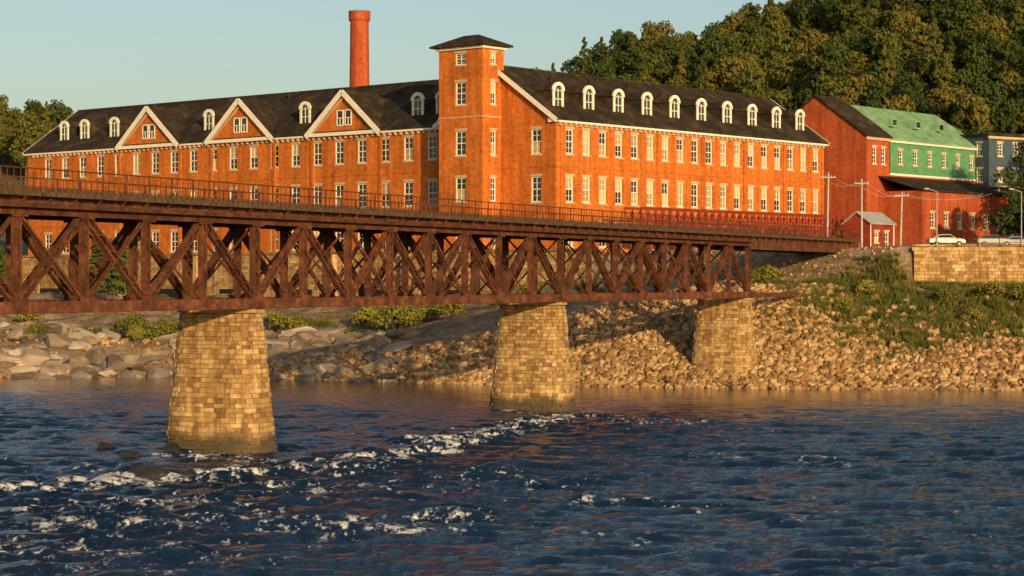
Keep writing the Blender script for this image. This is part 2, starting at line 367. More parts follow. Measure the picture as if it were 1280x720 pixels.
sc=np.stack([s*RNG.uniform(.8,1.3,n),s*RNG.uniform(.8,1.3,n),s*RNG.uniform(.6,1,n)],1); instancer("riprap_rocks",np.stack([x,y,z],1),sc,RNG.random((n,3))*6.28,rp)
N=700; x=RNG.uniform(-95,-12,N); d=RNG.uniform(0,1,N)**1.2*26-2; y=np.interp(x,SX,SY)+d; s=RNG.uniform(.35,1.0,N)**1.6
sc=np.stack([s*RNG.uniform(3,7,N),s*RNG.uniform(2,4.5,N),s*RNG.uniform(1.2,2.8,N)],1)
instancer("shore_rock_ledges",np.stack([x,y,height(x,y)-.1],1),sc,np.stack([RNG.normal(size=N)*.16,RNG.normal(size=N)*.16,RNG.normal(size=N)*.8],1),[rock("ledge_slab",40+i,False,M_ledge,3) for i in range(5)])
for (x,y,sx,sz) in [(-18.4,106.5,2.8,1.3),(-4.4,132.5,2.2,1.1),(-16.6,107,1.3,.8),(-21.5,117,1.6,.7),(2.5,154,1.2,.6),(-24.0,124,1.8,.8),(-13,110,1.2,.6),(-20.6,107.2,1.2,.7),(-2.9,132,1.0,.6),(-9,113.5,1.1,.55),(-19.6,121,1.8,1.0),(-11,118.5,.9,.5),(-15.5,86.5,.9,.4)]:
    o=rock("river_rock",int(x*10),True,M_wetrock,3); o.location=(x,y,.08); o.scale=(sx,sx*.8,sz); o.rotation_euler=(0.2,.1,x)
def tuft(name,seed):
    mb=MB(); r=random.Random(seed)
    for i in range(60):
        a=r.random()*6.28; q=r.random()*.5; x=q*math.cos(a);y=q*math.sin(a);h=.25+.45*r.random(); b=r.random()*6.28; w=.05; lx=.35*math.cos(a)*h;ly=.35*math.sin(a)*h
        mb.face([(x-w*math.cos(b),y-w*math.sin(b),0),(x+w*math.cos(b),y+w*math.sin(b),0),(x+lx+.01,y+ly,h),(x+lx-.01,y+ly,h)],0)
    return mb.obj(name,[M_grass],link=False)
N=14000; x=RNG.uniform(-70,62,N); d=RNG.uniform(3,34,N); y=np.interp(x,SX,SY)+d; g=grassmask(x,y); k=RNG.random(N)<g; x,y=x[k],y[k]; n=len(x); s=RNG.uniform(.5,1.2,n)
instancer("bank_grass",np.stack([x,y,height(x,y)-.05],1),np.stack([s,s,s],1),np.stack([np.zeros(n),np.zeros(n),RNG.random(n)*6.28],1),[tuft("grass_tuft",i) for i in range(3)])
def shrub_mesh(seed):
    mb=MB()
    for i in range(7):
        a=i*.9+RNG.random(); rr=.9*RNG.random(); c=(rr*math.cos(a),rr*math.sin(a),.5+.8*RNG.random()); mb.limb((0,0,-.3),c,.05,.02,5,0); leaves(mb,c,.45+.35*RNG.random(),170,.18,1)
    return mb.obj("shrub",[M_bark,M_shrub],link=False).data
SM=[shrub_mesh(i) for i in range(4)]
def shrub(x,y,s):
    o=bpy.data.objects.new("shrub",random.choice(SM)); scene.collection.objects.link(o); o.location=(x,y,float(height(x,y))-.1); o.scale=(s*1.2,s*1.1,s*1.15); o.rotation_euler=(0,0,random.random()*6)
for x,y,s in [(-42,232,1.6),(-40,230,1.5),(-38.5,233,1.6),(-41,228,1.2),(-55,240,1.3),(-12.8,226,1.7),(-11.5,227.5,1.3),(-6.5,226,1.3),(-25,236,1.5),(-27,238,1.2),(-2,227,1.1),(2,226,1.2),
    (26.5,218,1.2),(25,216,.9),(36,211,.9),(43,208,1.0),(48,208.5,1.2),(51,208,1.1),(45,204,.8),(52,204,1.0),(33,208,.7),(-62,246,1.6),(-16,236,1.5),(-9,232,1.3),(8,222,1.1),(13,219,.9),(54,207,1.2)]: shrub(x,y,s)

# ------------------------------------------------------------ wall with openings
def wall(mb,org,du,nrm,L,z0,z1,ops,mat=0,depth=.28):
    us=sorted({0,L,*[o[0] for o in ops],*[o[1] for o in ops]}); zs=sorted({z0,z1,*[o[2] for o in ops],*[o[3] for o in ops]})
    P=lambda u,z,k=0:(org[0]+du[0]*u-nrm[0]*k,org[1]+du[1]*u-nrm[1]*k,z)
    for i in range(len(us)-1):
        for j in range(len(zs)-1):
            cu=(us[i]+us[i+1])/2;cz=(zs[j]+zs[j+1])/2
            if any(o[0]<cu<o[1] and o[2]<cz<o[3] for o in ops): continue
            mb.face([P(us[i],zs[j]),P(us[i+1],zs[j]),P(us[i+1],zs[j+1]),P(us[i],zs[j+1])],mat)
    for a,b,c,d in ops:
        for q in (((a,c),(b,c)),((b,c),(b,d)),((b,d),(a,d)),((a,d),(a,c))):
            mb.face([P(*q[0]),P(*q[1]),P(*q[1],depth),P(*q[0],depth)],mat)
def window(mt,mg,org,du,nrm,u0,u1,z0,z1,cols=2,rows=4,blind=.25,arch=False,cas=.13,depth=.2):
    P=lambda u,z,k:(org[0]+du[0]*u-nrm[0]*k,org[1]+du[1]*u-nrm[1]*k,z)
    def b(ua,ub,za,zb,k0,k1,m=0,mm=None):
        (mm or mt).hexa([P(ua,za,k0),P(ub,za,k0),P(ub,za,k1),P(ua,za,k1),P(ua,zb,k0),P(ub,zb,k0),P(ub,zb,k1),P(ua,zb,k1)],m)
    zm=(z0+z1)/2
    for za,zb in((z0,zm),(zm,z1)):
        bl=random.random()<blind
        mg.face([P(u0,za,depth),P(u1,za,depth),P(u1,zb,depth),P(u0,zb,depth)],1 if bl else 0)
    k0,k1=depth-.10,depth-.004
    b(u0,u0+cas,z0,z1,k0,k1);b(u1-cas,u1,z0,z1,k0,k1);b(u0+cas,u1-cas,z0,z0+cas,k0,k1);b(u0+cas,u1-cas,z1-cas,z1,k0,k1);b(u0+cas,u1-cas,zm-.06,zm+.06,k0-.03,k1)
    for i in range(1,cols):
        u=u0+(u1-u0)*i/cols; b(u-.03,u+.03,z0+cas,zm-.061,k0+.04,k1-.003);b(u-.03,u+.03,zm+.061,z1-cas,k0+.04,k1-.003)
    for j in range(1,rows):
        if j*2==rows: continue
        z=z0+(z1-z0)*j/rows
        b(u0+cas,u1-cas,z-.025,z+.025,k0+.05,k1-.006)
    b(u0-.12,u1+.12,z0-.22,z0-.002,-.10,.05,1); b(u0-.15,u1+.15,z1+.003,z1+.30,-.05,.05,1)

def gableroof(mb,x0,x1,y0,y1,ze,zr,axis='x',ov=.5,th=.22,mat=0):
    ym=(y0+y1)/2; sl=(zr-ze)/(ym-y0)
    for sgn,ye in((-1,y0),(1,y1)):
        yo=ye+sgn*ov; zo=ze-ov*sl
        p=[(x0-ov,yo,zo),(x1+ov,yo,zo),(x1+ov,ym,zr),(x0-ov,ym,zr)]
        mb.hexa(p+[(a,b,c+th) for a,b,c in p],mat)

# ------------------------------------------------------------ MILL
ROT=math.atan2(SB,CB)
mill=empty("brick_mill_building",(5.26,250,0),ROT)
EZ,RZ=29.5,36.0; W=19.0; LB=59.5; LA=104.0; ZB=9.0
wb=MB(); tr=MB(); gl=MB(); rf=MB()
rows=[(25.2,28.2),(19.4,22.5),(14.0,16.9)]
ops=[]
for i in range(18):
    u=2.6+i*3.22
    for a,b in rows: ops.append((u-.72,u+.72,a,b))
wall(wb,(0,0),(1,0),(0,-1),LB,ZB,EZ,ops)
for o in ops: window(tr,gl,(0,0),(1,0),(0,-1),*o,blind=.6,cas=.15)
ops=[]
us=[3.1]+[20.2+4.15*i for i in range(20)]
for u in us:
    for a,b in rows: ops.append((u-.78,u+.78,a,b))
wall(wb,(0,0),(0,1),(-1,0),LA,ZB,EZ,ops)
for o in ops: window(tr,gl,(0,0),(0,1),(-1,0),*o,blind=.2)
wall(wb,(LB,0),(0,1),(1,0),W,ZB,EZ,[]); wall(wb,(W,W),(1,0),(0,1),LB-W,ZB,EZ,[]); wall(wb,(W,W),(0,1),(1,0),LA-W,ZB,EZ,[]); wall(wb,(0,LA),(1,0),(0,1),W,ZB,EZ,[])
for xx in (0,LB): wb.face([(xx,0,EZ),(xx,W,EZ),(xx,W/2,RZ)])
wb.face([(0,LA,EZ),(W,LA,EZ),(W/2,LA,RZ)])
for i in range(19):
    if i%3==0:
        u=2.6-1.61+i*3.22; wb.box(u-.22,u+.22,-.14,-.003,ZB,EZ-.7)
for s in (29.2,41.8,49.2,62.0,68.6,82.0): wb.box(-.16,-.003,s-.28,s+.28,ZB,EZ-.7)
for z in (23.6,17.9):
    wb.box(-.07,LB+.05,-.07,-.005,z,z+.2); wb.box(-.07,-.005,0.0,LA,z,z+.2)
tr.box(-.35,LB+.2,-.45,-.006,EZ-.60,EZ-.1,0); tr.box(-.45,-.006,W-.5,LA+.2,EZ-.60,EZ-.1,0); tr.box(-.42,-.006,-.45,.9,EZ-.58,EZ-.12,0)
for i in range(60): tr.box(.4+i*.99,.65+i*.99,-.38,-.02,EZ-.95,EZ-.61,1)
for i in range(84): tr.box(-.38,-.02,W+.3+i*1.0,W+.55+i*1.0,EZ-.95,EZ-.61,1)
gableroof(rf,0,LB,0,W,EZ,RZ,'x',.5)
sl=(RZ-EZ)/(W/2)
for sg,xe in((-1,0),(1,W)):
    xo=xe+sg*.5; zo=EZ-.5*sl; ya=W+.0 if sg<0 else W/2
    p=[(xo,ya,zo),(xo,LA+.5,zo),(W/2,LA+.5,RZ),(W/2,W/2,RZ)]
    rf.hexa(p+[(a,b,c+.23) for a,b,c in p])
for y0,y1 in((-.5,W/2),(W+.5,W/2)):
    tr.beam((-.56,y0,EZ-.5*sl-.05),(-.56,y1,RZ-.05),.12,.55,(0,0,1),0)
    tr.beam((LB+.56,y0,EZ-.5*sl-.05),(LB+.56,y1,RZ-.05),.12,.5,(0,0,1),0)
for x0,x1 in((-.5,W/2),(W+.5,W/2)): tr.beam((x0,LA+.56,EZ-.5*sl-.05),(x1,LA+.56,RZ-.05),.12,.5,(0,0,1),0)
rf.box(0,LB,W/2-.2,W/2+.2,RZ+.15,RZ+.4); rf.box(W/2-.2,W/2+.2,W/2+1,LA,RZ+.15,RZ+.42)
random.seed(5)
for i in range(7):
    x=6+i*8+random.random()*3; y=random.uniform(5.5,8); z=EZ+sl*y; rf.cyl(x,y,z-.1,z+1.1,.16,.16,8)
for i in range(6):
    y=30+i*12+random.random()*4; x=random.uniform(5.5,8.5); z=EZ+sl*x; rf.cyl(x,y,z-.1,z+1.0,.16,.16,8)
for s in (75.2,55.7,35.6):
    hw=6.3; za=34.6; zb=EZ-.1; k=(za-zb)/hw; xb=(za-EZ)/sl
    wb.face([(-.25,s-hw,zb),(-.25,s+hw,zb),(-.25,s,za)])
    for sg in(-1,1):
        p=[(-.7,s+sg*(hw+.5),zb-.5*k),(xb*.02,s+sg*(hw+.5),zb-.5*k+.02),(xb+.6,s,za),(-.7,s,za)]
        rf.hexa(p+[(a,b,c+.24) for a,b,c in p])
        tr.beam((-.78,s+sg*(hw+.5),zb-.5*k-.05),(-.78,s,za-.02),.14,.68,(0,0,1),0)
        tr.beam((-.40,s+sg*(hw-.5),zb+.05),(-.40,s,za-.75),.2,.25,(0,0,1),1)
    tr.box(-.7,-.255,s-hw-.3,s+hw+.3,EZ-.6,EZ-.15,0)
    for du in(-.75,.75):
        gl.face([(-.29,s+du-.5,30.3),(-.29,s+du+.5,30.3),(-.29,s+du+.5,32.1),(-.29,s+du-.5,32.1)],0)
        for a,b,c,d in((-.62,-.5,30.2,32.2),(.5,.62,30.2,32.2),(-.5,.5,30.15,30.3),(-.5,.5,32.1,32.25),(-.5,.5,31.15,31.25),(-.03,.03,30.3,31.15)):
            tr.box(-.37,-.262,s+du+a,s+du+b,c,d,0)
def dormer(px,py,axis):
    zb=30.9; off=(zb-EZ)/sl; w=.95; zt=33.0
    def T(u,k,z): return (px+u,off+k,z) if axis=='B' else (off+k,px+u,z)
    def bx(m,u0,u1,k0,k1,z0,z1,mt):
        m.hexa([T(u0,k0,z0),T(u1,k0,z0),T(u1,k1,z0),T(u0,k1,z0),T(u0,k0,z1),T(u1,k0,z1),T(u1,k1,z1),T(u0,k1,z1)],mt)
    kb=(zt-EZ)/sl-off+.2
    bx(rf,-w,-w+.12,.1,kb,zb-.4,zt,0); bx(rf,w-.12,w,.1,kb,zb-.4,zt,0)
    bx(tr,-w-.06,-w+.28,-.06,.09,zb-.35,zt,0); bx(tr,w-.28,w+.06,-.06,.09,zb-.35,zt,0); bx(tr,-w+.28,w-.28,-.06,.09,zb-.35,zb+.05,0); bx(tr,-.04,.04,-.02,.055,zb+.05,zt+.3,0); bx(tr,-w+.28,w-.28,-.03,.052,(zb+zt)/2-.04,(zb+zt)/2+.05,0); bx(tr,-w+.28,w-.28,-.03,.051,zt-.04,zt+.04,0)
    gl.face([T(-w+.28,.06,zb+.05),T(w-.28,.06,zb+.05),T(w-.28,.06,zt),T(-w+.28,.06,zt)],0)
    n=8; pr=None
    for i in range(n+1):
        a=math.pi*i/n; u=-(w-.28)*math.cos(a); z=zt+.62*math.sin(a); U=-(w+.18)*math.cos(a); Zo=zt+.04+1.0*math.sin(a)
        if pr:
            u0,z0,U0,Z0=pr
            tr.hexa([T(u0,-.16,z0),T(u,-.16,z),T(u,.1,z),T(u0,.1,z0),T(U0,-.16,Z0),T(U,-.16,Zo),T(U,.1,Zo),T(U0,.1,Z0)],0)
            gl.face([T(0,.06,zt),T(u0,.06,z0),T(u,.06,z)],0)
            kk=(Zo-EZ)/sl-off+.3;k0=(Z0-EZ)/sl-off+.3
            rf.face([T(U0,.1,Z0),T(U,.1,Zo),T(U,kk,Zo),T(U0,k0,Z0)],0)
        pr=(u,z,U,Zo)
for i in range(10): dormer(2.9+i*5.95,0,'B')
for s in (92.9,85.9,97.8,64.9,45.4,24.6,20.4): dormer(s,0,'A')
T0,T1,TP,TI=8.7,15.9,-3.4,.5; TZ1=38.5
tz=[(36.3,37.7),(31.4,34.2),(25.2,28.2),(19.6,22.5),(14.,16.9)]
ops=[(3.6-.85,3.6+.85,a,b) for a,b in tz]
wall(wb,(TP,T0),(0,1),(-1,0),T1-T0,ZB,TZ1,ops)
for o in ops: window(tr,gl,(TP,T0),(0,1),(-1,0),*o,blind=.3)
ops=[(1.95-.5,1.95+.5,a,b) for a,b in tz]
wall(wb,(TP,T0),(1,0),(0,-1),TI-TP,ZB,TZ1,ops)
for o in ops: window(tr,gl,(TP,T0),(1,0),(0,-1),*o,blind=.3)
wall(wb,(TP,T1),(1,0),(0,1),TI-TP,ZB,TZ1,[]); wall(wb,(TI,T0),(0,1),(1,0),T1-T0,ZB,TZ1,[])
for z,e,h in((TZ1-.35,.3,.33),(29.8,.07,.16)):
    for q in((TP-e,TP-.005,T0-e,T1+e),(TP-.004,TI+e,T0-e,T0-.005),(TP-.004,TI+e,T1+.005,T1+e)): tr.box(q[0],q[1],q[2],q[3],z,z+h,1 if z<38.1 else 0)
ym=(T0+T1)/2; xm=(TP+TI)/2; e=.85
B4=[(TP-e,T0-e),(TI+e,T0-e),(TI+e,T1+e),(TP-e,T1+e)]
rf.box(TP-e,TI+e,T0-e,T1+e,TZ1,TZ1+.22)
ap=[(xm,ym-1.2,40.1),(xm,ym+1.2,40.1)]; b=[(p[0],p[1],TZ1+.22) for p in B4]
rf.face([b[0],b[1],ap[0]]);rf.face([b[2],b[3],ap[1]]);rf.face([b[1],b[2],ap[1],ap[0]]);rf.face([b[3],b[0],ap[0],ap[1]])
wb.obj("walls",[M_brick],mill); tr.obj("window_frames_and_cornices",[M_trim,M_stonetrim],mill); gl.obj("window_panes",[M_glass,M_blind],mill); rf.obj("roof",[M_roof],mill)

ch=empty("brick_chimney",(-21.9,300,0),0); mb=MB(); mb.cyl(0,0,12,47.2,1.75,1.32,24); mb.cyl(0,0,47.2,47.5,1.5,1.55,24);mb.cyl(0,0,47.5,48.4,1.55,1.55,24)
mb.cyl(0,0,36.5,36.8,1.52,1.52,24); mb.obj("shaft",[M_brickred],ch); mb=MB(); mb.cyl(0,0,48.4,48.6,1.62,1.5,24); mb.cyl(0,0,48.605,48.62,1.1,1.1,24); mb.obj("cap",[M_mortar],ch)

# ------------------------------------------------------------ right-hand buildings
bb=empty("brick_gable_building",(50.9,300,0),ROT); wb=MB();tr=MB();gl=MB();rf=MB()
wall(wb,(0,0),(0,1),(-1,0),17,11,30.9,[]); 
ops=[(1.6,2.8,26.8,29.2),(4.1,5.3,26.8,29.2)]
wall(wb,(0,0),(1,0),(0,-1),6.4,11,30.9,ops)
for o in ops: window(tr,gl,(0,0),(1,0),(0,-1),*o)
wall(wb,(6.4,0),(0,1),(1,0),17,11,30.9,[]); wall(wb,(0,17),(1,0),(0,1),6.4,11,30.9,[])
wb.face([(0,0,30.9),(0,17,30.9),(0,8.5,36.9)]);wb.face([(6.4,0,30.9),(6.4,17,30.9),(6.4,8.5,36.9)])
gableroof(rf,0,6.4,0,17,30.9,36.9,'x',.35)
tr.box(-.1,6.5,-.2,-.006,30.2,30.6,1)
wb.obj("walls",[M_brickred],bb);tr.obj("trim",[M_trim,M_stonetrim],bb);gl.obj("window_panes",[M_glass,M_blind],bb);rf.obj("roof",[M_roof],bb)

gb=empty("green_roofed_building",(55.15,304.9,0),ROT); wb=MB();tr=MB();gl=MB();rf=MB();sd=MB()
L=28.0
wall(wb,(0,0),(1,0),(0,-1),L,11,25.4,[(a-.6,a+.6,z,z+2) for a in(4,9,14,19,24) for z in(18.5,)])
for a in(4,9,14,19,24): window(tr,gl,(0,0),(1,0),(0,-1),a-.6,a+.6,18.5,20.5)
wall(wb,(L,0),(0,1),(1,0),17,11,25.4,[]);wall(wb,(0,17),(1,0),(0,1),L,11,25.4,[])
ops=[(a-.65,a+.65,27,29.1) for a in(3,7.3,11.6,15.9,20.2,24.5)]
wall(sd,(0,-.02),(1,0),(0,-1),L,25.4,30.6,ops)
for o in ops: window(tr,gl,(0,-.02),(1,0),(0,-1),*o)
for i in range(26):
    z=25.7+i*.19
    if 26.7<z<29.5: continue
    sd.box(0,L,-.06,-.021,z,z+.03)
wall(sd,(L,0),(0,1),(1,0),17,25.4,30.6,[]);wall(sd,(0,17),(1,0),(0,1),L,25.4,30.6,[])
sd.face([(L,0,30.6),(L,17,30.6),(L,8.5,36)])
gableroof(rf,0.4,L,0,17,30.6,36,'x',.35)
for i in range(36): rf.beam((.3+i*.78,-.33,30.63),(.3+i*.78,8.4,36.2),.06,.1,(0,0,1),0)
for a in(5,12,19): 
    rf.beam((a,2.2,33.4),(a,6,33.4),1.4,1.2,(0,0,1),0); gl.box(a-.5,a+.5,2.1,2.19,33,33.8,0)
tr.box(-.1,L+.1,-.12,-.03,25.3,25.6,0); tr.box(-.1,L+.1,-.3,-.025,30.1,30.4,0)
wall(wb,(-3,-7),(1,0),(0,-1),26,11,22.8,[(a-.7,a+.7,17.5,19.7) for a in(3,7,11,15,19,23)]); wall(wb,(-3,-7),(0,1),(-1,0),7,11,22.8,[]); wall(wb,(23,-7),(0,1),(1,0),7,11,22.8,[])
for a in(3,7,11,15,19,23): window(tr,gl,(-3,-7),(1,0),(0,-1),a-.7,a+.7,17.5,19.7)
p=[(-3.3,-7.4,22.7),(23.3,-7.4,22.7),(23.3,-.04,24.9),(-3.3,-.04,24.9)]; rf.hexa(p+[(a,b,c+.2) for a,b,c in p],1)
wb.obj("brick_walls",[M_brickred],gb);sd.obj("green_siding",[M_green],gb);tr.obj("trim",[M_trim,M_stonetrim],gb);gl.obj("window_panes",[M_glass,M_blind],gb);rf.obj("roof",[M_greenroof,M_roof],gb)

hb=empty("blue_clapboard_building",(73.5,322,0),ROT-.25); wb=MB();tr=MB();gl=MB();rf=MB()
ops=[(a-.6,a+.6,z,z+2) for a in(2.5,6,9.5,13,16.5) for z in(21,25.2,29.2)]
wall(wb,(0,0),(1,0),(0,-1),22,12,32.3,ops)
for o in ops: window(tr,gl,(0,0),(1,0),(0,-1),*o,blind=.4)
ops=[(a-.6,a+.6,z,z+2) for a in(2,5,8) for z in(21,25.2,29.2)]
wall(wb,(0,0),(0,1),(-1,0),10,12,32.3,ops)
for o in ops: window(tr,gl,(0,0),(0,1),(-1,0),*o)
wall(wb,(22,0),(0,1),(1,0),10,12,32.3,[]);wall(wb,(0,10),(1,0),(0,1),22,12,32.3,[])
rf.box(-.4,22.4,-.4,10.4,32.3,32.7); tr.box(-.3,22.3,-.3,-.006,31.8,32.2,1)
for z in(20,24.3): tr.box(-.02,22,-2.0,-.01,z,z+.15,1)
for a in(0.1,5.5,11,16.5,21.8): tr.box(a-.08,a+.08,-1.95,-1.8,14,24.3,1)
wb.obj("walls",[M_blue],hb);tr.obj("trim",[M_trim,M_stonetrim],hb);gl.obj("window_panes",[M_glass,M_blind],hb);rf.obj("roof",[M_roof],hb)

# small red shed between the mill and the annex
sh=empty("red_wooden_shed",(47.5,277,0),ROT); wb=MB();tr=MB();rf=MB();gl=MB()
wall(wb,(0,0),(1,0),(0,-1),6,12,17.6,[(1,2.2,15,16.4),(3.6,4.8,13.9,16.4)]); wall(wb,(0,0),(0,1),(-1,0),4,12,17.6,[]); wall(wb,(6,0),(0,1),(1,0),4,12,17.6,[]); wall(wb,(0,4),(1,0),(0,1),6,12,17.6,[])
for o in((1,2.2,15,16.4),(3.6,4.8,13.9,16.4)): window(tr,gl,(0,0),(1,0),(0,-1),*o)
wb.face([(0,0,17.6),(0,4,17.6),(0,2,19)]);wb.face([(6,0,17.6),(6,4,17.6),(6,2,19)]); gableroof(rf,0,6,0,4,17.6,19,'x',.3,.15)
for x in(-.06,5.9): tr.box(x,x+.16,-.08,-.003,12,17.5)
wb.obj("walls",[M_redsteel],sh);tr.obj("trim",[M_trim,M_stonetrim],sh);rf.obj("roof",[M_grey],sh);gl.obj("window_panes",[M_glass,M_blind],sh)

def single(name,x,y,h,cr,s=1,z=None):
    o=tree_mesh(name,h,cr,18,260,.45,0,True,M_leaf2); o.location=(x,y,float(height(x,y)) if z is None else z); return o
single("deciduous_tree",76,303,17,5.5); single("deciduous_tree",69.5,285,7.5,3.2); single("deciduous_tree",73,289,10,4.4); single("deciduous_tree",66,345,20,6); single("deciduous_tree",52,345,21,5.5); single("deciduous_tree",82,296,12,5); single("deciduous_tree",88,305,20,6); single("deciduous_tree",72.5,281,6.5,3.2)
single("deciduous_tree",-50,258,9,4); single("deciduous_tree",-66,262,8,4)

# ------------------------------------------------------------ parked cars
def car(x,y,z,rz,colr):
    e=empty("parked_car",(x,y,z),rz); paint=simple("car_paint",colr,.06,.25,1,.6)
    prof=[(-2.2,.42),(-2.25,.8),(-2.1,.98),(-1.55,1.05),(-.95,1.45),(.35,1.47),(1.05,1.02),(2.0,.86),(2.2,.7),(2.2,.4)]
    mb=MB(); n=len(prof); 
    def yw(zz): return .9 if zz<1.06 else .9-.22*(zz-1.06)/.45
    for i in range(n):
        a=prof[i];b=prof[(i+1)%n]; mb.face([(a[0],-yw(a[1]),a[1]),(b[0],-yw(b[1]),b[1]),(b[0],yw(b[1]),b[1]),(a[0],yw(a[1]),a[1])])
    mb.face([(a[0],-yw(a[1]),a[1]) for a in prof][::-1]); mb.face([(a[0],yw(a[1]),a[1]) for a in prof])
    mb.obj("body",[paint],e)
    g=MB()
    for s in(-1,1):
        g.face([(p,s*(yw(q)+.012),q) for p,q in [(-1.45,1.07),(-.9,1.38),(.3,1.40),(.92,1.07)]])
    g.face([(.40,-.62,1.46),(.40,.62,1.46),(1.06,.8,1.06),(1.06,-.8,1.06)]); g.face([(-1.0,-.62,1.44),(-1.0,.62,1.44),(-1.56,.8,1.09),(-1.56,-.8,1.09)])
    g.obj("windows",[M_glass],e)
    w=MB()
    for xx in(-1.4,1.4):
        for s in(-1,1): w.limb((xx,s*.70,.33),(xx,s*.94,.33),.33,.33,16,0,True); w.limb((xx,s*.93,.33),(xx,s*.95,.33),.18,.18,12,1,True)
    w.obj("wheels",[M_dark,M_grey],e)
for x,y,rz,c in((63.5,264,.3,(.30,.29,.28)),(69,265,.25,(.04,.05,.07)),(55,266,.9,(.30,.03,.02)),(58.7,255,.1,(.08,.09,.10)),(52.3,252,.1,(.45,.43,.40)),(64.5,252.5,.05,(.10,.03,.02))):
    car(x,y,14.04,rz,c)
# street lamps on the terrace
for x,y in((49,241),(59,242)):
    e=empty("street_lamp",(x,y,14.03)); mb=MB(); mb.cyl(0,0,0,.4,.14,.12,10); mb.limb((0,0,.3),(0,0,6.2),.07,.05,8); mb.limb((0,0,6.15),(-1.1,-.3,6.5),.04,.035,8); mb.box(-1.5,-1.0,-.42,-.18,6.42,6.56); mb.obj("post",[M_grey],e)

# ------------------------------------------------------------ retaining walls
rw=empty("stone_retaining_wall",(5.26,250,0),ROT); mb=MB(); mc=MB()
mc.box(-7.6,-6.6,-11,112,2,13.3,0)
random.seed(11)
for k in range(26):
    z0=3.4+k*.38; u=-11+(.4 if k%2 else 0)
    while u<112:
        l=random.uniform(.7,1.5); e=random.uniform(0,.12)
        mb.box(-7.62-e,-7.55,u+.02,u+l-.02,z0+.015,z0+.365); u+=l
mb.box(-7.9,-6.4,-11.2,112.2,13.3,13.6)
for s in range(4,108,13):
    mb.box(-8.5,-7.3,s-.6,s+.6,3,13.2); mc.box(-7.8,-7.64,s+4,s+8.5,4,8.8,1)  # buttresses; near-black panels paint the shade of openings onto the wall face
mb.obj("masonry",[M_wallstone],rw); mc.obj("core",[M_mortar,M_dark],rw)
cw=empty("stone_retaining_wall",(0,0,0),0); mb=MB(); mc=MB()
mc.box(45.5,96,236.1,237.2,6,13.25)
for k in range(14):
    z0=7.9+k*.385; u=45.4
    while u<96:
        l=random.uniform(.6,1.5); e=random.uniform(0,.1); st=.02*k
        mb.box(u+.02,u+l-.02,235.85-e+st,236.2,z0+.015,z0+.37); u+=l
mb.box(45.2,96,235.9,237.4,13.3,13.7,0,.75); mb.obj("masonry",[M_wallstone],cw); mc.obj("core",[M_mortar],cw)
cs=MB(); cs.box(45.5,96,237.4,275,8,14.03); cs.obj("paved_terrace",[M_conc])
rm=MB()
for i in range(21):
    x=45.6+i*2.4; rm.box(x-.04,x+.04,236.6,236.68,13.7,14.75)
for z in(14.2,14.7): rm.box(45.6,94,236.62,236.66,z,z+.05)
rm.obj("railing",[M_rust])
gm=MB(); px=[(21,222),(26,225),(31,228),(36,230.5),(41,233),(45,235)]
for (a,b),(c,d) in zip(px[:-1],px[1:]):
    for f in(0,.5):
        x,y=a+(c-a)*f,b+(d-b)*f; z=float(height(x,y)); gm.box(x-.06,x+.06,y-.06,y+.06,z-.3,z+.8)
    z0,z1=float(height(a,b)),float(height(c,d)); gm.beam((a,b,z0+.65),(c,d,z1+.65),.05,.22)
gm.obj("guard_rail",[M_mortar])

# ------------------------------------------------------------ BRIDGE
BR=math.atan2(.899,.438)
br=empty("steel_truss_bridge",(-17,122,0),BR)
SP=42.4; NP=8; PL=SP/NP; ZBt,ZTp=8.66,13.50; HW=2.35
tb=MB(); dk=MB(); rl=MB()
def laced(p0,p1,w,dep,lace=.6,fl=.10):
    p0=Vector(p0);p1=Vector(p1);e=(p1-p0);L=e.length;e.normalize();yv=Vector((0,1,0));nn=e.cross(yv).normalized()
    for s in(-1,1):
        c=nn*(s*(w/2-fl/2)); tb.beam(p0+c,p1+c,dep,fl,nn)
    k=max(2,int(L/lace))
    for f in(-1,1):
        off=yv*(f*(dep/2+.012))
        for i in range(k):
            a=p0+e*(L*i/k)+nn*((w/2-.06)*(1 if i%2 else -1))+off; b=p0+e*(L*(i+1)/k)+nn*((w/2-.06)*(-1 if i%2 else 1))+off
            tb.beam(a,b,.07,.02,yv)
start=-3; 
